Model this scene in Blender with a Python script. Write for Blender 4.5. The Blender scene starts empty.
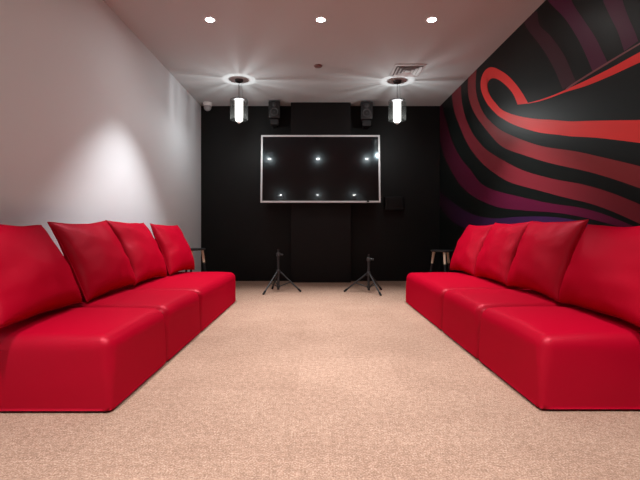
import bpy, bmesh, math, random
from mathutils import Vector, Matrix, noise

random.seed(7)
SC = bpy.context.scene
COL = SC.collection
EYE, F, CX, CY = 0.816, 430.0, 316.0, 230.0      # camera height, focal length and principal point (pixels of 640x480)
XL, XR, YB, YF, H = -1.84, 1.985, 6.88, -3.2, 2.8  # room
TAU = math.tau

# ------------------------------------------------------------------ materials
def mat(name, col=(.5, .5, .5), rough=.5, spec=.5, metal=0., sheen=0., emit=None, estr=0.):
    m = bpy.data.materials.new(name); m.use_nodes = True
    b = m.node_tree.nodes['Principled BSDF']
    b.inputs['Base Color'].default_value = (*col, 1)
    b.inputs['Roughness'].default_value = rough
    b.inputs['Specular IOR Level'].default_value = spec
    b.inputs['Metallic'].default_value = metal
    b.inputs['Sheen Weight'].default_value = sheen
    if emit:
        b.inputs['Emission Color'].default_value = (*emit, 1)
        b.inputs['Emission Strength'].default_value = estr
    return m

def nodes(m):
    return m.node_tree.nodes, m.node_tree.links, m.node_tree.nodes['Principled BSDF']

def add_noise_bump(m, scale, strength, dist=.01, detail=4):
    n, l, b = nodes(m)
    tc = n.new('ShaderNodeTexCoord'); t = n.new('ShaderNodeTexNoise'); bp = n.new('ShaderNodeBump')
    t.inputs['Scale'].default_value = scale; t.inputs['Detail'].default_value = detail
    bp.inputs['Strength'].default_value = strength; bp.inputs['Distance'].default_value = dist
    l.new(tc.outputs['Object'], t.inputs['Vector']); l.new(t.outputs['Fac'], bp.inputs['Height'])
    l.new(bp.outputs['Normal'], b.inputs['Normal'])
    return m

M = {}
M['white'] = add_noise_bump(mat('white_paint', (.71, .735, .76), .6, .3), 60, .05)
M['ceiling'] = add_noise_bump(mat('ceiling_paint', (.51, .525, .53), .7, .2), 60, .05)
M['black_wall'] = add_noise_bump(mat('black_wall_paint', (.0075, .0075, .0073), .5, .18), 80, .05)
M['column'] = add_noise_bump(mat('black_column_paint', (.0080, .0068, .0070), .5, .18), 80, .05)
M['rear'] = mat('dark_rear_paint', (.16, .13, .13), .7, .2)
M['white_plastic'] = mat('white_plastic', (.72, .72, .71), .4, .4)
M['grey_plastic'] = mat('grey_plastic', (.33, .33, .34), .4, .4)
M['black_plastic'] = mat('black_plastic', (.018, .018, .019), .42, .4)
M['black_rubber'] = mat('black_rubber', (.012, .012, .012), .8, .2)
M['cone'] = mat('speaker_cone', (.05, .05, .052), .45, .4)
M['black_metal'] = mat('black_metal', (.012, .011, .012), .45, .5)
M['grey_metal'] = mat('grey_metal', (.05, .05, .052), .4, .5, .3)
M['silver'] = mat('silver_bezel', (.72, .73, .74), .4, .5, .1)
M['screen'] = mat('screen_glass', (.004, .0015, .002), .13, .3)
_b = M['screen'].node_tree.nodes['Principled BSDF']
_b.inputs['Specular Tint'].default_value = (.72, .92, 1, 1)
_b.inputs['Coat Weight'].default_value = .35; _b.inputs['Coat Roughness'].default_value = .025; _b.inputs['Coat Tint'].default_value = (1, 1, 1, 1)
M['pale_wood'] = mat('pale_wood', (.62, .47, .34), .5, .4)
M['dark_dip'] = mat('black_dipped_wood', (.010, .010, .011), .5, .3)
M['seat_black'] = mat('black_stool_seat', (.02, .018, .018), .5, .3)
M['vent_white'] = mat('vent_enamel', (.55, .54, .54), .45, .4)
M['vent_dark'] = mat('vent_duct', (.24, .22, .22), .8, .2)
M['brown_cap'] = mat('sprinkler_cap', (.20, .12, .115), .5, .3)
M['lamp'] = mat('downlight_lamp', (1, 1, 1), .5, .5, 0, 0, (1, .98, .96), 300)
M['outlet_dark'] = mat('dark_fitting', (.02, .02, .02), .5, .4)

def red_fabric(name, col, bump):
    """matt woven upholstery with a faint satin sheen of its own colour"""
    m = bpy.data.materials.new(name); m.use_nodes = True
    n, l = m.node_tree.nodes, m.node_tree.links; n.clear()
    o = n.new('ShaderNodeOutputMaterial'); mx = n.new('ShaderNodeMixShader'); mx.inputs[0].default_value = .055
    df = n.new('ShaderNodeBsdfDiffuse'); df.inputs['Color'].default_value = (*col, 1); df.inputs['Roughness'].default_value = .3
    gl = n.new('ShaderNodeBsdfGlossy'); gl.inputs['Color'].default_value = (1, .22, .28, 1); gl.inputs['Roughness'].default_value = .42
    tc = n.new('ShaderNodeTexCoord')
    t1 = n.new('ShaderNodeTexNoise'); t1.inputs['Scale'].default_value = 7; t1.inputs['Detail'].default_value = 5
    t2 = n.new('ShaderNodeTexNoise'); t2.inputs['Scale'].default_value = 420; t2.inputs['Detail'].default_value = 2
    ad = n.new('ShaderNodeMath'); ad.operation = 'MULTIPLY_ADD'; ad.inputs[1].default_value = .06
    bp = n.new('ShaderNodeBump'); bp.inputs['Strength'].default_value = bump; bp.inputs['Distance'].default_value = .02
    l.new(tc.outputs['Object'], t1.inputs['Vector']); l.new(tc.outputs['Object'], t2.inputs['Vector'])
    l.new(t2.outputs['Fac'], ad.inputs[0]); l.new(t1.outputs['Fac'], ad.inputs[2]); l.new(ad.outputs[0], bp.inputs['Height'])
    for sh in (df, gl): l.new(bp.outputs['Normal'], sh.inputs['Normal'])
    l.new(df.outputs[0], mx.inputs[1]); l.new(gl.outputs[0], mx.inputs[2]); l.new(mx.outputs[0], o.inputs['Surface'])
    return m
M['red'] = red_fabric('red_upholstery', (.38, .0008, .015), .12)
M['red_cushion'] = red_fabric('red_cushion_cloth', (.39, .0008, .015), .2)

def carpet():
    m = mat('speckled_carpet', (.6, .4, .3), .95, .1)
    n, l, b = nodes(m)
    tc = n.new('ShaderNodeTexCoord')
    def tex(scale, detail, rough=.5):
        t = n.new('ShaderNodeTexNoise'); t.inputs['Scale'].default_value = scale
        t.inputs['Detail'].default_value = detail; t.inputs['Roughness'].default_value = rough
        l.new(tc.outputs['Object'], t.inputs['Vector']); return t
    def ramp(src, stops):
        r = n.new('ShaderNodeValToRGB'); e = r.color_ramp.elements
        e[0].position, e[0].color = stops[0][0], (*stops[0][1], 1)
        e[1].position, e[1].color = stops[-1][0], (*stops[-1][1], 1)
        for p, c in stops[1:-1]:
            x = e.new(p); x.color = (*c, 1)
        l.new(src, r.inputs['Fac']); return r
    def mix(kind, fac, a, c):
        x = n.new('ShaderNodeMix'); x.data_type = 'RGBA'; x.blend_type = kind
        x.inputs['Factor'].default_value = fac
        l.new(a, x.inputs['A']); l.new(c, x.inputs['B']); return x.outputs['Result']
    fl = ramp(tex(150, 3, .75).outputs['Fac'], [(.34, (.255, .148, .100)), (.5, (.36, .222, .160)), (.64, (.52, .365, .285))])
    cl = ramp(tex(38, 3, .6).outputs['Fac'], [(.36, (.86, .85, .84)), (.64, (1.12, 1.13, 1.14))])
    blot = ramp(tex(2.6, 5, .65).outputs['Fac'], [(.32, (.90, .88, .87)), (.52, (.98, .975, .97)), (.7, (1.05, 1.05, 1.05))])
    br = n.new('ShaderNodeTexBrick'); br.offset = 0.5; br.squash = 1
    br.inputs['Color1'].default_value = (1, 1, 1, 1); br.inputs['Color2'].default_value = (.86, .84, .83, 1)
    br.inputs['Mortar'].default_value = (.86, .84, .83, 1)
    br.inputs['Scale'].default_value = 1; br.inputs['Mortar Size'].default_value = .003
    br.inputs['Brick Width'].default_value = .56; br.inputs['Row Height'].default_value = .56
    mp = n.new('ShaderNodeMapping'); mp.inputs['Location'].default_value = (.38, .05, 0)
    l.new(tc.outputs['Object'], mp.inputs['Vector']); l.new(mp.outputs['Vector'], br.inputs['Vector'])
    c = mix('MULTIPLY', 1, fl.outputs['Color'], blot.outputs['Color'])
    c = mix('MULTIPLY', 1, c, cl.outputs['Color'])
    c = mix('MULTIPLY', .6, c, br.outputs['Color'])
    l.new(c, b.inputs['Base Color'])
    bp = n.new('ShaderNodeBump'); bp.inputs['Strength'].default_value = .35; bp.inputs['Distance'].default_value = .008
    l.new(tex(160, 3, .7).outputs['Fac'], bp.inputs['Height']); l.new(bp.outputs['Normal'], b.inputs['Normal'])
    return m
M['carpet'] = carpet()

def glow_tube():
    m = bpy.data.materials.new('frosted_lamp_tube'); m.use_nodes = True
    n, l = m.node_tree.nodes, m.node_tree.links; n.clear()
    o = n.new('ShaderNodeOutputMaterial'); mx = n.new('ShaderNodeMixShader')
    e = n.new('ShaderNodeEmission'); e.inputs['Color'].default_value = (1, .985, .93, 1); e.inputs['Strength'].default_value = 5.5
    t = n.new('ShaderNodeBsdfTransparent')
    mx.inputs[0].default_value = .6
    l.new(e.outputs[0], mx.inputs[1]); l.new(t.outputs[0], mx.inputs[2]); l.new(mx.outputs[0], o.inputs['Surface'])
    return m
M['tube'] = glow_tube()

def ribbed_glass():
    m = bpy.data.materials.new('ribbed_glass'); m.use_nodes = True
    n, l = m.node_tree.nodes, m.node_tree.links; n.clear()
    o = n.new('ShaderNodeOutputMaterial')
    tc = n.new('ShaderNodeTexCoord'); sp = n.new('ShaderNodeSeparateXYZ')
    at = n.new('ShaderNodeMath'); at.operation = 'ARCTAN2'
    ns = n.new('ShaderNodeTexNoise'); ns.noise_dimensions = '1D'
    ns.inputs['Scale'].default_value = 3.2; ns.inputs['Detail'].default_value = 3
    rp = n.new('ShaderNodeValToRGB'); e = rp.color_ramp.elements
    e[0].position, e[0].color = .38, (.22, .22, .22, 1); e[1].position, e[1].color = .62, (.85, .85, .85, 1)
    l.new(tc.outputs['Object'], sp.inputs[0]); l.new(sp.outputs['Y'], at.inputs[0]); l.new(sp.outputs['X'], at.inputs[1])
    l.new(at.outputs[0], ns.inputs['W']); l.new(ns.outputs['Fac'], rp.inputs['Fac'])
    tr = n.new('ShaderNodeBsdfTransparent'); l.new(rp.outputs['Color'], tr.inputs['Color'])
    gl = n.new('ShaderNodeBsdfGlossy'); gl.inputs['Roughness'].default_value = .15
    tl = n.new('ShaderNodeBsdfTranslucent'); tl.inputs['Color'].default_value = (.8, .8, .76, 1)
    m1 = n.new('ShaderNodeMixShader'); m1.inputs[0].default_value = .02
    m2 = n.new('ShaderNodeMixShader'); m2.inputs[0].default_value = .006
    l.new(tr.outputs[0], m1.inputs[1]); l.new(gl.outputs[0], m1.inputs[2])
    l.new(m1.outputs[0], m2.inputs[1]); l.new(tl.outputs[0], m2.inputs[2]); l.new(m2.outputs[0], o.inputs['Surface'])
    return m
M['glass'] = ribbed_glass()

def mural_paint(name, far, near, rough=.42):
    """paint whose own colour drifts from one hue (far end of the wall) to another (near end)"""
    m = mat(name, near, rough, .12)
    n, l, b = nodes(m)
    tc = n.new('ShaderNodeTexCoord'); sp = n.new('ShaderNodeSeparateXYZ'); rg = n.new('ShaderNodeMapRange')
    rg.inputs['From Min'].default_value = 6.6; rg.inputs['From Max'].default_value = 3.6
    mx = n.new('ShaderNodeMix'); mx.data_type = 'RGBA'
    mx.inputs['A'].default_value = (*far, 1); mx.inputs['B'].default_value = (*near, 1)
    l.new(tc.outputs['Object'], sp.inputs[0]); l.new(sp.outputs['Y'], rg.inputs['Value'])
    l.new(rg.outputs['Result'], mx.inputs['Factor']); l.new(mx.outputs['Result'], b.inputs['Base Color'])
    return m

# ------------------------------------------------------------------ mesh helpers
def link(name, bm, m, parent=None, smooth=False, loc=None, angle=None):
    me = bpy.data.meshes.new(name); bm.to_mesh(me); bm.free()
    for x in (m if isinstance(m, (list, tuple)) else [m]): me.materials.append(x)
    if smooth:
        for p in me.polygons: p.use_smooth = True
        if angle: me.set_sharp_from_angle(angle=math.radians(angle))
    o = bpy.data.objects.new(name, me); COL.objects.link(o)
    if parent: o.parent = parent
    if loc is not None: o.location = loc
    return o

def thing(name, label, cat, loc=(0, 0, 0), rz=0., group=None):
    o = bpy.data.objects.new(name, None); COL.objects.link(o); o.empty_display_size = .05
    o.location = loc; o.rotation_euler = (0, 0, rz)
    return tag(o, label, cat, group)

def tag(o, label, cat, group=None):
    o['label'] = label; o['category'] = cat
    if group: o['group'] = group
    return o

def struct(name, bm, m):
    o = link(name, bm, m); o['kind'] = 'structure'; return o

def box(bm, lo, hi, bev=0., seg=2):
    r = bmesh.ops.create_cube(bm, size=1)
    vs = r['verts']
    for v in vs:
        v.co = Vector([lo[i] + (v.co[i] + .5) * (hi[i] - lo[i]) for i in range(3)])
    if bev:
        es = list({e for v in vs for e in v.link_edges})
        bmesh.ops.bevel(bm, geom=es, offset=bev, segments=seg, affect='EDGES', profile=.5)
    return bm

def lathe(bm, prof, n=32, c=(0, 0, 0), mtx=None):
    """prof: list of (radius, z); radius 0 closes with a point"""
    rings = []
    for r, z in prof:
        if r <= 1e-6:
            rings.append([bm.verts.new((c[0], c[1], c[2] + z))])
        else:
            rings.append([bm.verts.new((c[0] + r * math.cos(TAU * k / n), c[1] + r * math.sin(TAU * k / n), c[2] + z)) for k in range(n)])
    for a, b in zip(rings, rings[1:]):
        for k in range(n):
            k2 = (k + 1) % n
            if len(a) == 1 and len(b) == 1: continue
            if len(a) == 1: bm.faces.new((a[0], b[k2], b[k]))
            elif len(b) == 1: bm.faces.new((a[k], a[k2], b[0]))
            else: bm.faces.new((a[k], a[k2], b[k2], b[k]))
    if mtx is not None:
        for rg in rings:
            for v in rg: v.co = mtx @ v.co
    bmesh.ops.recalc_face_normals(bm, faces=bm.faces[:])
    return bm

def rod(bm, p, q, r0, r1=None, n=12):
    p, q = Vector(p), Vector(q); d = q - p
    r1 = r0 if r1 is None else r1
    mtx = Matrix.Translation(p) @ d.to_track_quat('Z', 'Y').to_matrix().to_4x4()
    return lathe(bm, [(0, 0), (r0, 0), (r1, d.length), (0, d.length)], n, mtx=mtx)

def softbox(hx, hy, hz, r, inner=10, crown=0., wob=0., seed=0., low=.024):
    """rounded upholstered block centred on the origin, top slightly domed"""
    def ticks(h):
        t = [-h + r * k / 4 for k in range(4)]
        t += [-(h - r) + 2 * (h - r) * k / inner for k in range(inner + 1)]
        t += [h - r + r * k / 4 for k in range(1, 5)]
        return t
    bm = bmesh.new(); hs = (hx, hy, hz); tk = [ticks(h) for h in hs]
    for ax in range(3):
        a, b = [i for i in range(3) if i != ax]
        for s in (-1, 1):
            g = {}
            for i, u in enumerate(tk[a]):
                for j, v in enumerate(tk[b]):
                    p = [0, 0, 0]; p[ax] = s * hs[ax]; p[a] = u; p[b] = v
                    g[i, j] = bm.verts.new(p)
            for i in range(len(tk[a]) - 1):
                for j in range(len(tk[b]) - 1):
                    bm.faces.new((g[i, j], g[i + 1, j], g[i + 1, j + 1], g[i, j + 1]))
    bmesh.ops.remove_doubles(bm, verts=bm.verts[:], dist=1e-5)
    bmesh.ops.recalc_face_normals(bm, faces=bm.faces[:])
    for v in bm.verts:
        p = v.co.copy()
        k = max(0., min(1., (p.z + hz) / (2 * hz - r)))
        rr = low + (r - low) * k * k                  # square lower edge, rounder towards the top
        q = Vector((max(-(hx - rr), min(hx - rr, p.x)), max(-(hy - rr), min(hy - rr, p.y)), min(hz - r, p.z)))
        d = p - q
        if p.z >= hz - r - 1e-6 or abs(d.z) < 1e-6:
            v.co = q + d.normalized() * rr if d.length > 1e-6 else p
    bm.normal_update()
    for v in bm.verts:
        p = v.co
        fx, fy = max(0, 1 - (p.x / hx) ** 2), max(0, 1 - (p.y / hy) ** 2)
        if p.z > 0: v.co.z += crown * (fx * fy) ** .5
        if wob:
            k = noise.noise(Vector((p.x * 3.1 + seed, p.y * 3.1, p.z * 4))) + .5 * noise.noise(Vector((p.x * 8 + seed, p.y * 8, p.z * 9 + seed)))
            w = min(1., (p.z + hz) / (2 * hz) * 2)
            v.co += v.normal * (k * wob * w)
    return bm

def copy_tree(o, parent=None):
    c = o.copy(); COL.objects.link(c)
    if parent: c.parent = parent
    for ch in [x for x in COL.objects if x.parent is o]:
        copy_tree(ch, c)
    return c

# ------------------------------------------------------------------ the room
T = .12
struct('floor', box(bmesh.new(), (XL - T, YF - T, -.1), (XR + T, YB + T, 0)), M['carpet'])
struct('ceiling', box(bmesh.new(), (XL - T, YF - T, H), (XR + T, YB + T, H + .1)), M['ceiling'])
struct('wall_left', box(bmesh.new(), (XL - T, YF, 0), (XL, YB, H)), M['white'])
struct('wall_right', box(bmesh.new(), (XR, YF, 0), (XR + T, YB, H)), M['black_wall'])
struct('wall_back', box(bmesh.new(), (XL - T, YB, 0), (XR + T, YB + T, H)), M['black_wall'])
struct('wall_front', box(bmesh.new(), (XL - T, YF - T, 0), (XR + T, YF, H)), M['rear'])
PX0, PX1, PY = -.392, .543, 6.68
struct('wall_column', box(bmesh.new(), (PX0, PY, 0), (PX1, YB, H), .004, 1), M['column'])

# ------------------------------------------------------------------ mural on the right wall
ORIG = {'a': (435, 60, 6.857), 'b': (435, 120, 6.857), 'c': (435, 170, 6.857), 'd': (500, 100, 6.857),
        'e': (500, 160, 6.857), 'f': (570, 110, 6.857), 'g': (570, 160, 6.857), 'h': (460, 0, 3.5556)}
MX = XR - .004
def wall_pt(px, py):
    y = F * MX / (px - CX)
    return Vector((y, EYE + (CY - py) * y / F))
def edge(*runs, extend=True):
    pts = []
    for k, run in runs:
        ox, oy, s = ORIG[k]
        pts += [wall_pt(ox + x / s, oy + y / s) for x, y in run]
    if extend:                                   # carry the stripe on along the wall past the picture's edge
        a, b = pts[-3], pts[-1]; d = (b - a).normalized()
        pts += [b + d * .5, b + d * 1.1]
    return pts
def resample(pts, n):
    P = [2 * pts[0] - pts[1]] + pts + [2 * pts[-1] - pts[-2]]
    fine = []
    for i in range(1, len(P) - 2):
        for k in range(12):
            t = k / 12; p0, p1, p2, p3 = P[i - 1:i + 3]
            fine.append(.5 * (2 * p1 + (p2 - p0) * t + (2 * p0 - 5 * p1 + 4 * p2 - p3) * t * t + (3 * p1 - p0 - 3 * p2 + p3) * t ** 3))
    fine.append(pts[-1])
    L = [0]
    for a, b in zip(fine, fine[1:]): L.append(L[-1] + (b - a).length)
    out, j = [], 0
    for k in range(n):
        s = L[-1] * k / (n - 1)
        while j < len(L) - 2 and L[j + 1] < s: j += 1
        t = (s - L[j]) / max(1e-9, L[j + 1] - L[j])
        out.append(fine[j].lerp(fine[j + 1], min(1, t)))
    return out

RIB = [
 # hook-shaped bright red ribbon: outer / inner edge
 (1, edge(('h', [(243, 368), (225, 335), (200, 300), (170, 268), (140, 248)]), ('a', [(395, 48), (365, 52), (340, 72), (320, 108), (310, 150), (311, 190), (325, 235), (352, 292), (395, 345), (440, 388)]),
          ('d', [(10, 122), (70, 158), (150, 190), (280, 225), (400, 238)]), ('f', [(0, 181), (100, 185), (200, 192), (330, 207), (480, 226)])),
     edge(('h', [(205, 372), (190, 335), (165, 305), (140, 285)]), ('a', [(410, 124), (385, 126), (362, 145), (356, 180), (366, 220), (390, 265), (425, 305)]),
          ('d', [(0, 58), (60, 90), (150, 115), (250, 130), (370, 137)]), ('f', [(0, 78), (100, 75), (240, 72), (360, 70), (480, 69)]))),
 # swoosh leaving the hook's tip
 (1, edge(('h', [(241, 366), (270, 359), (300, 350), (340, 335), (380, 317), (450, 285), (540, 240), (640, 185)])),
     edge(('h', [(241, 369), (270, 363), (300, 355), (340, 341), (380, 326), (450, 305), (540, 268), (640, 222)]))),
 (5, edge(('h', [(376, 316), (392, 303), (470, 254), (560, 199), (640, 152)])),
     edge(('h', [(380, 320), (396, 308), (472, 260), (562, 205), (640, 158)]))),
 # stripes nested below the hook
 (2, edge(('a', [(290, 30), (280, 95), (276, 160), (281, 230), (305, 310), (345, 385), (400, 440)]), ('d', [(0, 205), (100, 252), (220, 298), (350, 330)]), ('f', [(0, 275), (120, 300), (250, 330), (370, 358), (480, 385)])),
     edge(('a', [(232, 90), (222, 140), (220, 190), (224, 240), (242, 300), (272, 370), (320, 438)]), ('d', [(0, 312), (100, 356), (200, 390), (330, 430)]), ('f', [(0, 395), (100, 415)]), ('g', [(150, 85), (280, 125), (380, 155), (480, 195)]))),
 (3, edge(('a', [(178, 130), (176, 215), (182, 290), (205, 385)]), ('b', [(222, 18), (250, 80), (300, 150), (370, 218)]), ('e', [(130, 60), (250, 100), (380, 135)]), ('g', [(0, 150), (130, 175), (260, 215), (370, 255), (480, 305)])),
     edge(('a', [(112, 170), (117, 265), (130, 350)]), ('b', [(155, 8), (185, 80), (225, 170), (290, 260), (360, 330)]), ('e', [(40, 142), (120, 170), (250, 205), (380, 240)]), ('g', [(0, 268), (130, 290), (220, 325), (350, 372), (480, 440)]))),
 (4, edge(('a', [(45, 300), (58, 360), (76, 410)]), ('b', [(82, 10), (98, 90), (130, 180), (190, 280), (270, 370)]), ('c', [(285, 75), (370, 125)]), ('e', [(0, 220), (130, 250), (300, 290), (440, 312)]), ('g', [(60, 320), (190, 355), (330, 405), (420, 442), (480, 475)])),
     edge(('a', [(4, 345), (6, 400)]), ('b', [(18, 0), (26, 90), (50, 210), (95, 320), (150, 410)]), ('c', [(150, 80), (220, 150), (300, 205), (400, 245)]), ('e', [(0, 330), (150, 345), (300, 355), (440, 364)]), ('g', [(20, 380), (120, 398), (250, 430), (350, 458), (430, 490)]))),
 (6, edge(('c', [(18, 110), (40, 158), (80, 185), (130, 228), (220, 287), (330, 325), (440, 334)]), ('e', [(0, 400), (100, 391), (200, 387), (320, 388), (480, 402)]), ('g', [(100, 425), (220, 470)])),
     edge(('c', [(6, 140), (25, 220), (60, 290), (120, 355), (200, 398), (300, 425), (440, 430)]), ('e', [(30, 478), (120, 470), (220, 458), (330, 452), (480, 455)]), ('g', [(100, 470), (220, 510)]))),
 # faded stripes above
 (7, edge(('h', [(275, 40), (283, 90), (320, 125), (370, 195), (413, 292)]), extend=False),
     edge(('h', [(222, 60), (238, 100), (290, 168), (330, 235), (366, 318)]), extend=False)),
 (8, edge(('h', [(380, -60), (398, 5), (440, 70), (480, 130), (505, 180), (528, 228)]), extend=False),
     edge(('h', [(285, -50), (315, 5), (370, 62), (415, 130), (445, 190), (474, 258)]), extend=False)),
 (8, edge(('h', [(560, -80), (578, 0), (600, 62), (622, 112), (634, 146)]), extend=False),
     edge(('h', [(480, -80), (508, 0), (535, 60), (562, 115), (584, 182)]), extend=False)),
]
def build_mural():
    bm = bmesh.new()
    box(bm, (MX, YF + .001, .001), (XR, YB - .002, H - .002))
    for mi, up, lo in RIB:
        n = 180; A, B = resample(up, n), resample(lo, n)
        for E in (A, B):                              # fair the hand-traced edges
            for _ in range(8 if mi == 1 else 40):
                E[1:-1] = [(E[k - 1] + 2 * E[k] + E[k + 1]) / 4 for k in range(1, n - 1)]
        rb = bmesh.new()
        va = [rb.verts.new((MX - .0008 - .0002 * (mi == 5), p.x, p.y)) for p in A]; vb = [rb.verts.new((MX - .0008 - .0002 * (mi == 5), p.x, p.y)) for p in B]
        for k in range(n - 1):
            try: rb.faces.new((va[k], va[k + 1], vb[k + 1], vb[k]))
            except ValueError: pass
        for co, no in (((0, 0, H - .003), (0, 0, 1)), ((0, YB - .003, 0), (0, 1, 0)), ((0, 0, .002), (0, 0, -1))):
            bmesh.ops.bisect_plane(rb, geom=rb.verts[:] + rb.edges[:] + rb.faces[:], plane_co=co, plane_no=no, clear_outer=True)
        rb.normal_update()
        if rb.faces and sum(f.normal.x * f.calc_area() for f in rb.faces) > 0:
            bmesh.ops.reverse_faces(rb, faces=rb.faces[:])
        me = bpy.data.meshes.new('tmp'); rb.to_mesh(me); rb.free()
        k0 = len(bm.faces); bm.from_mesh(me); bpy.data.meshes.remove(me)
        bm.faces.ensure_lookup_table()
        for f in bm.faces[k0:]: f.material_index = mi
    mats = [mat('mural_black', (.006, .0075, .0068), .42, .12),
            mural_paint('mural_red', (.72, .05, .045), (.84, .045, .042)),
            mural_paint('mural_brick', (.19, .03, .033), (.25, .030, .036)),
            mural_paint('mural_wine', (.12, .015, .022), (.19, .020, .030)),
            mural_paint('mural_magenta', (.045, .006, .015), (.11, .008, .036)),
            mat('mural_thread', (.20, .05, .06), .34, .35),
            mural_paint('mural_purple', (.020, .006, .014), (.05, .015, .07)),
            mat('mural_faded_maroon', (.045, .015, .023), .42, .12),
            mat('mural_faded_purple', (.078, .013, .044), .42, .12)]
    o = link('wall_mural', bm, mats)
    tag(o, 'black wall mural of swirling red, maroon and purple ribbons on right wall', 'mural')
build_mural()

# ------------------------------------------------------------------ sofas
def sofa_module(side, y0, y1, xf, label, group, seed):
    xw = XL + .012 if side < 0 else XR - .016
    s = 1 if side < 0 else -1                      # direction from the wall to the room
    depth = abs(xf - xw); L = y1 - y0 - .009
    t = thing('sofa_module', label, 'sofa', ((xw + xf) / 2, (y0 + y1) / 2, 0), 0, group)
    seat_h = .338
    bm = softbox(depth / 2, L / 2, (seat_h - .012) / 2, .062, 12, .026, .006, seed)
    link('seat', bm, M['red'], t, True, (0, 0, .012 + (seat_h - .012) / 2))
    bt = .16 if side < 0 else .185
    bm = softbox(bt / 2, L / 2, .15, .045, 8, .006, .003, seed + 3)
    link('backrest', bm, M['red'], t, True, (-s * (depth - bt) / 2, 0, seed * 0 + .345 + .135))
    for i in (-1, 1):
        for j in (-1, 1):
            b = bmesh.new(); box(b, (-.035, -.035, 0), (.035, .035, .012), .002, 1)
            link('foot', b, M['black_rubber'], t, False, (i * (depth / 2 - .09), j * (L / 2 - .09), 0))
    return t
GL, GR = 'red sofa modules along the white wall', 'red sofa modules along the mural wall'
sofa_module(-1, 1.905, 2.63, -.91, 'red sofa module nearest the camera against the white left wall', GL, 1)
sofa_module(-1, 2.63, 3.40, -.91, 'red middle sofa module of the row against the white left wall', GL, 5)
sofa_module(-1, 3.40, 4.90, -.91, 'long red sofa module at far end of the white-wall row', GL, 9)
sofa_module(1, 1.925, 2.68, 1.007, 'red sofa module nearest the camera below the striped mural', GR, 13)
sofa_module(1, 2.68, 3.45, 1.007, 'red middle sofa module of the row below the mural', GR, 17)
sofa_module(1, 3.45, 4.85, 1.007, 'long red sofa module at far end of the mural-wall row', GR, 21)

def cushion(W, Hh, Tf, Tb, seed):
    bm = bmesh.new(); N = 30
    def tick(k):                                     # denser towards the seam
        u = -1 + 2 * k / N
        return math.sin(u * math.pi / 2) * .6 + u * .4
    def pt(u, v, s):
        x = W / 2 * u * (1 - .075 * (1 - v * v))
        z = Hh / 2 * (1 + v * (1 - .075 * (1 - u * u)))
        k = max(0, (1 - u * u) * (1 - v * v))
        th = (Tf if s < 0 else Tb) * (k ** .42) * (1 - .14 * v)
        w = noise.noise(Vector((u * 2.2 + seed, v * 2.2 - seed, s * 3))) * .011
        # creases running in from the corners
        r = max(abs(u), abs(v)); ang = math.atan2(v, u)
        w += .006 * math.sin(ang * 11 + 4 * noise.noise(Vector((u * 2, v * 2, seed)))) * max(0, r - .35) ** 1.2
        w *= min(1, k * 3)
        return Vector((x + .012 * noise.noise(Vector((v * 1.5, seed, 3))), s * (th + w), z + .010 * noise.noise(Vector((u * 1.6, seed, 7)))))
    g = {}
    for s in (-1, 1):
        for i in range(N + 1):
            for j in range(N + 1):
                if s > 0 and (i in (0, N) or j in (0, N)): g[s, i, j] = g[-1, i, j]
                else: g[s, i, j] = bm.verts.new(pt(tick(i), tick(j), s))
        for i in range(N):
            for j in range(N):
                q = (g[s, i, j], g[s, i + 1, j], g[s, i + 1, j + 1], g[s, i, j + 1])
                bm.faces.new(q if s < 0 else q[::-1])
    return bm
def piping(W, Hh, seed):
    """welt along the cushion's seam"""
    bm = bmesh.new(); pts = []
    N = 24
    def P(u, v):
        x = W / 2 * u * (1 - .075 * (1 - v * v)); z = Hh / 2 * (1 + v * (1 - .075 * (1 - u * u)))
        return Vector((x + .012 * noise.noise(Vector((v * 1.5, seed, 3))), 0, z + .010 * noise.noise(Vector((u * 1.6, seed, 7)))))
    for k in range(N): pts.append(P(-1 + 2 * k / N, -1))
    for k in range(N): pts.append(P(1, -1 + 2 * k / N))
    for k in range(N): pts.append(P(1 - 2 * k / N, 1))
    for k in range(N): pts.append(P(-1, 1 - 2 * k / N))
    n = len(pts); rings = []
    for i, p in enumerate(pts):
        d = (pts[(i + 1) % n] - pts[i - 1]).normalized(); side = d.cross(Vector((0, 1, 0)))
        rings.append([bm.verts.new(p + .0045 * (side * math.cos(TAU * k / 6) + Vector((0, 1, 0)) * math.sin(TAU * k / 6))) for k in range(6)])
    for i in range(n):
        a, b = rings[i], rings[(i + 1) % n]
        for k in range(6): bm.faces.new((a[k], a[(k + 1) % 6], b[(k + 1) % 6], b[k]))
    bmesh.ops.recalc_face_normals(bm, faces=bm.faces[:])
    return bm

def place_cushion(side, xb, yc, W, Hh, lean, yaw, roll, label, group, seed, zb=.368):
    t = thing('scatter_cushion', label, 'cushion', (0, 0, 0), 0, group)
    rz = math.radians((90 if side < 0 else -90) + yaw)
    mtx = Matrix.Translation((xb, yc, zb)) @ Matrix.Rotation(rz, 4, 'Z') @ Matrix.Rotation(math.radians(-lean), 4, 'X') @ Matrix.Rotation(math.radians(roll), 4, 'Y')
    bm = cushion(W, Hh, .115, .075, seed)
    drop = zb - min((mtx @ v.co).z for v in bm.verts)          # settle on the seat
    t.matrix_world = Matrix.Translation((0, 0, drop)) @ mtx
    link('cover', bm, M['red_cushion'], t, True)
    link('piping', piping(W, Hh, seed), M['red_cushion'], t, True)
CL, CR = 'red cushions leaning along the left sofa', 'red cushions leaning along the right sofa'
place_cushion(-1, -1.40, 2.245, .85, .535, 27, 8, 2, 'big red cushion cut by the left picture edge, nearest on left sofa', CL, 1.3)
place_cushion(-1, -1.43, 3.05, .75, .548, 25, 0, -2, 'red cushion second nearest on left sofa, white wall gap beside it', CL, 4.7)
place_cushion(-1, -1.45, 3.80, .74, .565, 24, 0, 1, 'red cushion third from the camera on left sofa', CL, 8.1)
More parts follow.
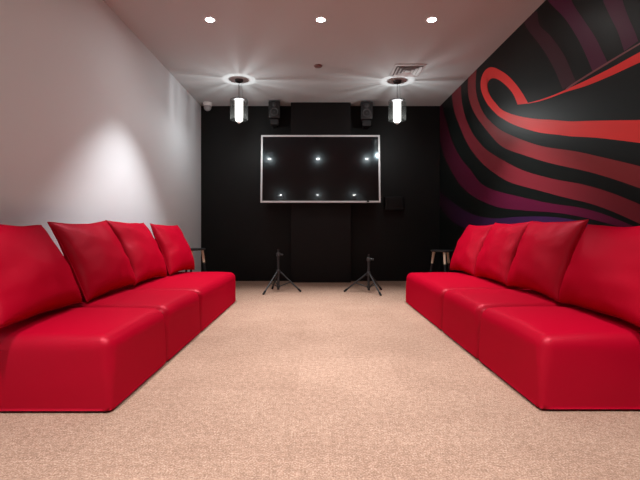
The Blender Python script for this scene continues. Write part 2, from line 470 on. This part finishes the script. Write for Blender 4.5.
place_cushion(-1, -1.40, 4.52, .67, .54, 22, -4, 1, 'red cushion farthest back on left sofa beside the stool', CL, 12.9)
place_cushion(1, 1.49, 2.27, .84, .51, 20, -4, 0, 'big red cushion cut by the right picture edge, nearest on right sofa', CR, 16.3)
place_cushion(1, 1.525, 3.06, .73, .545, 20, 0, 0, 'red cushion second nearest on right sofa under purple stripe', CR, 20.2)
place_cushion(1, 1.545, 3.82, .72, .555, 21, 0, 0, 'red cushion third from the camera on right sofa', CR, 24.6)
place_cushion(1, 1.53, 4.51, .63, .55, 23, 4, 0, 'red cushion farthest back on right sofa beside the stool', CR, 28.8)

# ------------------------------------------------------------------ television
def television():
    W, Hh, yb = 1.822, 1.044, 6.575
    zc = 1.752
    t = thing('flat_screen_tv', 'large black flat television with thin silver frame on the dark column', 'television', (.069, yb, zc))
    t.rotation_euler = (math.radians(-5), 0, 0)
    # local: -y faces the room
    w, h, b = W / 2, Hh / 2, .025
    bm = bmesh.new()
    o = [(-w, -h), (w, -h), (w, h), (-w, h)]; i_ = [(-w + b, -h + b), (w - b, -h + b), (w - b, h - b), (-w + b, h - b)]
    rings = []
    for pts, y in ((o, .03), (o, -.018), (i_, -.018), (i_, -.004)):
        rings.append([bm.verts.new((x, y, z)) for x, z in pts])
    for a, c in zip(rings, rings[1:]):
        for k in range(4): bm.faces.new((a[k], a[(k + 1) % 4], c[(k + 1) % 4], c[k]))
    bmesh.ops.recalc_face_normals(bm, faces=bm.faces[:])
    link('bezel', bm, M['silver'], t)
    link('screen', box(bmesh.new(), (-w + b - .004, -.006, -h + b - .004), (w - b + .004, .004, h - b + .004)), M['screen'], t)
    link('back_case', box(bmesh.new(), (-w + .01, .005, -h + .01), (w - .01, .038, h - .01), .006, 2), M['black_plastic'], t)
    link('receiver_window', box(bmesh.new(), (.70, -.022, -h + .004), (.735, -.016, -h + .028), .002, 1), M['outlet_dark'], t)
    link('wall_bracket', box(bmesh.new(), (-.28, .038, -.22), (.28, .078, .16), .004, 1), M['black_metal'], t)
television()

# ------------------------------------------------------------------ loudspeakers by the ceiling
def loudspeaker(x0, x1, z0, z1, zb, rz, label):
    w, h, d = (x1 - x0), (z1 - z0), .20
    t = thing('loudspeaker', label, 'speaker', ((x0 + x1) / 2, 6.86 - .24, z0), rz, 'small loudspeakers beside the column')
    bm = bmesh.new(); box(bm, (-w / 2, -d / 2, 0), (w / 2, d / 2, h), .012, 3)
    for v in bm.verts:
        if v.co.y > 0: v.co.x *= .8
    link('cabinet', bm, M['black_plastic'], t, True, None, 40)
    face = Matrix.Translation((0, -d / 2 - .001, h * .36)) @ Matrix.Rotation(math.radians(90), 4, 'X')
    link('woofer', lathe(bmesh.new(), [(.062, -.004), (.066, .006), (.056, .008), (.050, .002), (.022, -.012), (.020, -.004), (0, .002)], 28, mtx=face), M['cone'], t, True)
    face2 = Matrix.Translation((0, -d / 2 - .001, h * .78)) @ Matrix.Rotation(math.radians(90), 4, 'X')
    link('tweeter', lathe(bmesh.new(), [(.034, -.004), (.036, .004), (.028, .005), (.012, .001), (.011, .006), (0, .009)], 24, mtx=face2), M['cone'], t, True)
    br = bmesh.new()
    box(br, (-w * .36, -.05, zb - z0), (w * .36, .05, -.002), .006, 2)
    box(br, (-.03, .04, zb - z0 + .01), (.03, .235, -.02), .004, 1)
    link('wall_mount', br, M['black_metal'], t)
loudspeaker(-.727, -.553, 2.52, 2.775, 2.43, math.radians(4), 'small black loudspeaker near ceiling, left of the column')
loudspeaker(.690, .872, 2.50, 2.76, 2.41, math.radians(-6), 'small black loudspeaker near ceiling, right of the column')

# black box on the back wall
def wall_box():
    t = thing('wall_cabinet', 'small black box on back wall, right below the television', 'box', (1.235, YB - .06, 1.135))
    link('case', softbox(.155, .058, .105, .022, 6), M['column'], t, True, (0, 0, .105))
    b = bmesh.new(); box(b, (-.11, -.064, .05), (.11, -.057, .16), .003, 1)
    link('lid', b, M['column'], t)
wall_box()

# security camera in the corner
def cctv():
    t = thing('security_camera', 'white dome security camera at ceiling corner by left wall', 'camera', (-1.69, 6.70, H))
    link('base', lathe(bmesh.new(), [(0, -.001), (.070, -.001), (.070, -.040), (.064, -.052), (.0, -.052)], 28), M['white_plastic'], t, True, None, 40)
    link('dome', lathe(bmesh.new(), [(.056, -.050)] + [(.056 * math.cos(a), -.078 - .052 * math.sin(a)) for a in [k * math.pi / 16 for k in range(8)]] + [(0, -.13)], 28), M['grey_plastic'], t, True)
cctv()

# ceiling fittings
def vent():
    w, d = .19, .20
    t = thing('ceiling_vent', 'square white air vent in ceiling behind right pendant lamp', 'vent', (1.135, 5.335, H))
    t['label'] = 'square slatted air vent in ceiling beside right pendant lamp'
    def ring(bm, a, b, z0, z1):
        o = [(-w * a, -d * a), (w * a, -d * a), (w * a, d * a), (-w * a, d * a)]; i = [(x * b / a, y * b / a) for x, y in o]
        R = [[bm.verts.new((x, y, z)) for x, y in p] for p, z in ((o, z0), (o, z0 - .004), (i, z1 - .004), (i, z1))]
        for k in range(4):
            for q in range(4):
                A, B = R[k], R[(k + 1) % 4]
                bm.faces.new((A[q], A[(q + 1) % 4], B[(q + 1) % 4], B[q]))
    bm = bmesh.new(); ring(bm, 1.0, .86, -.004, -.012); bmesh.ops.recalc_face_normals(bm, faces=bm.faces[:])
    link('frame', bm, M['vent_white'], t)
    bm = bmesh.new()
    for a in (.80, .58, .36): ring(bm, a, a - .13, -.022, -.006)
    box(bm, (-w * .16, -d * .16, -.022), (w * .16, d * .16, -.018))
    bmesh.ops.recalc_face_normals(bm, faces=bm.faces[:])
    link('louvre', bm, M['vent_white'], t)
    link('backing', box(bmesh.new(), (-w * .86, -d * .86, -.003), (w * .86, d * .86, -.0005)), M['vent_dark'], t)
vent()
o = link('ceiling_sensor', lathe(bmesh.new(), [(0, -.001), (.050, -.001), (.050, -.008), (.040, -.018), (.020, -.022), (0, -.023)], 28), M['brown_cap'], None, True, (.025, 5.19, H), 40)
tag(o, 'small round reddish-brown sensor on ceiling midway between the pendant lamps', 'sensor')

LAMP_W = 230
def downlight(x, y, label, group, power=None, size=86):
    t = thing('ceiling_downlight', label, 'ceiling light', (x, y, H), 0, group)
    link('trim_ring', lathe(bmesh.new(), [(.035, -.001), (.050, -.001), (.050, -.004), (.045, -.008), (.037, -.006), (.035, -.001)], 32), M['white_plastic'], t, True, None, 40)
    link('lamp', lathe(bmesh.new(), [(0, -.003), (.036, -.003), (.036, -.0045), (0, -.0045)], 28), M['lamp'], t)
    ld = bpy.data.lights.new('downlight_beam', 'SPOT'); ld.energy = power or LAMP_W
    ld.spot_size = math.radians(size); ld.spot_blend = .6; ld.shadow_soft_size = .035; ld.color = (.97, .99, 1)
    lo = bpy.data.objects.new('downlight_beam', ld); COL.objects.link(lo); lo.parent = t; lo.location = (0, 0, -.03)
for x, lab in ((-1.0, 'recessed round ceiling downlight nearest the white left wall'),
               (.045, 'recessed round ceiling downlight in middle of the row of three'),
               (1.09, 'recessed round ceiling downlight nearest the mural wall')):
    downlight(x, 4.05, lab, 'row of recessed downlights')
for x, lab in ((-1.0, 'recessed downlight above the near sofas, left, reflected in the television'),
               (.045, 'recessed downlight above the near sofas, middle, reflected in the television'),
               (1.09, 'recessed downlight above the near sofas, right, reflected in the television')):
    downlight(x, 1.0, lab, 'row of recessed downlights above the near sofas')
for x, lab in ((-1.0, 'recessed downlight at the rear of the room, left, behind the camera'),
               (.045, 'recessed downlight at the rear of the room, middle, behind the camera'),
               (1.09, 'recessed downlight at the rear of the room, right, behind the camera')):
    downlight(x, -2.05, lab, 'row of recessed downlights at the rear')

def pendant(x, y, label):
    t = thing('pendant_lamp', label, 'pendant lamp', (x, y, H), 0, 'glass pendant lamps')
    link('canopy', lathe(bmesh.new(), [(0, -.001), (.055, -.001), (.055, -.016), (.045, -.028), (.010, -.032), (0, -.032)], 28), M['black_metal'], t, True, None, 40)
    link('cord', rod(bmesh.new(), (0, 0, -.25), (0, 0, -.03), .0035, n=8), M['black_rubber'], t, True)
    link('wire', rod(bmesh.new(), (.055, .02, -.29), (.03, .01, -.02), .0012, n=6), M['grey_metal'], t, True)
    link('cap', lathe(bmesh.new(), [(0, -.235), (.012, -.235), (.016, -.245), (.066, -.250), (.070, -.262), (0, -.262)], 28), M['grey_plastic'], t, True, None, 40)
    link('diffuser', lathe(bmesh.new(), [(.050, -.262), (.053, -.29), (.053, -.50), (.048, -.535), (.034, -.552), (0, -.556)], 32), M['tube'], t, True)
    link('finial', lathe(bmesh.new(), [(0, -.556), (.018, -.557), (.018, -.570), (.008, -.580), (0, -.582)], 20), M['white_plastic'], t, True, None, 40)
    link('glass_shade', lathe(bmesh.new(), [(.113, -.262), (.116, -.266), (.116, -.525), (.113, -.530), (.100, -.533), (.058, -.535)], 64), M['glass'], t, True, None, 40)
    ld = bpy.data.lights.new('pendant_bulb', 'POINT'); ld.energy = 26; ld.shadow_soft_size = .014; ld.color = (.96, 1, 1)
    lo = bpy.data.objects.new('pendant_bulb', ld); COL.objects.link(lo); lo.parent = t; lo.location = (0, 0, -.53)
pendant(-1.017, 5.68, 'lit glass cylinder pendant lamp near the white left wall')
pendant(1.08, 5.72, 'lit glass cylinder pendant lamp near the mural wall')

# ------------------------------------------------------------------ stools in the far corners
def stool(x, y, h, rz, label):
    t = thing('stool', label, 'stool', (x, y, 0), rz, 'three-legged stools in the far corners')
    link('seat', lathe(bmesh.new(), [(0, h - .024), (.135, h - .024), (.146, h - .016), (.146, h - .006), (.138, h), (0, h - .002)], 36), M['seat_black'], t, True, None, 40)
    for k in range(3):
        a = -math.pi / 2 + TAU * k / 3
        d = Vector((math.cos(a), math.sin(a), 0))
        top = d * .105 + Vector((0, 0, h - .022)); foot = d * .185 + Vector((0, 0, .004)); midp = top.lerp(foot, .30)
        lg = link('leg', rod(bmesh.new(), midp, top, .016, .018), M['pale_wood'], t, True, None, 40)
        lo = link('dipped_end', rod(bmesh.new(), foot, midp, .011, .016), M['dark_dip'], lg, True, None, 40)
        lo['label'] = 'black painted lower end'
stool(-1.60, 5.65, .575, 0, 'dark round stool with pale leg tops in corner by white wall')
stool(1.655, 5.65, .555, 0, 'dark round stool with pale leg tops in corner by the mural')

# ------------------------------------------------------------------ tripod stands
def tripod(c, feet, apex, top, collar, label):
    t = thing('tripod_stand', label, 'tripod stand', (c[0], c[1], 0), 0, 'low black tripod stands before the back wall')
    link('pole', rod(bmesh.new(), (0, 0, .03), (0, 0, collar), .0165), M['black_metal'], t, True, None, 40)
    link('top_tube', rod(bmesh.new(), (0, 0, collar), (0, 0, top), .0115), M['black_metal'], t, True, None, 40)
    link('collar', lathe(bmesh.new(), [(0, collar - .03), (.024, collar - .03), (.026, collar - .02), (.026, collar + .012), (.015, collar + .02), (0, collar + .02)], 20), M['grey_metal'], t, True, None, 40)
    link('knob', rod(bmesh.new(), (.022, -.005, collar - .008), (.062, -.016, collar - .008), .013), M['black_plastic'], t, True, None, 40)
    link('hub', lathe(bmesh.new(), [(0, apex - .03), (.028, apex - .03), (.030, apex - .01), (.028, apex + .02), (.018, apex + .03), (0, apex + .03)], 20), M['black_metal'], t, True, None, 40)
    link('lower_collar', lathe(bmesh.new(), [(0, .06), (.024, .06), (.024, .09), (0, .09)], 20), M['black_metal'], t, True, None, 40)
    for fx, fy in feet:
        f = Vector((fx - c[0], fy - c[1], .014)); d = Vector((f.x, f.y, 0)).normalized()
        a = d * .026 + Vector((0, 0, apex))
        lg = link('leg', rod(bmesh.new(), f, a, .0105, .0105), M['black_metal'], t, True, None, 40)
        link('rubber_foot', rod(bmesh.new(), f - (a - f).normalized() * .012, f + (a - f).normalized() * .04, .0135), M['black_rubber'], lg, True, None, 40)
        link('brace', rod(bmesh.new(), d * .022 + Vector((0, 0, .075)), f.lerp(a, .48), .006), M['black_metal'], t, True, None, 40)
tripod((-.497, 5.667), ((-.66, 5.42), (-.205, 5.65), (-.60, 5.93)), .265, .56, .50, 'low black folding tripod stand left of the dark column')
tripod((.687, 5.61), ((.378, 5.66), (.80, 5.33), (.884, 5.855)), .245, .50, .44, 'low black folding tripod stand right of the dark column')

# ------------------------------------------------------------------ camera, world, view
cd = bpy.data.cameras.new('camera'); cam = bpy.data.objects.new('camera', cd); COL.objects.link(cam)
cam.location = (0, 0, EYE); cam.rotation_euler = (math.pi / 2, 0, 0)
cd.sensor_width = 36; cd.lens = 36 * F / 640
cd.shift_x = (320 - CX) / 640; cd.shift_y = -(240 - CY) / 640
cd.clip_start = .05; cd.clip_end = 60
SC.camera = cam
w = bpy.data.worlds.new('world'); SC.world = w; w.use_nodes = True
w.node_tree.nodes['Background'].inputs[0].default_value = (0, 0, 0, 1)
SC.view_settings.view_transform = 'Standard'; SC.view_settings.look = 'None'
SC.view_settings.gamma = 1; SC.view_settings.use_curve_mapping = False
SC.view_settings.exposure = 0.0
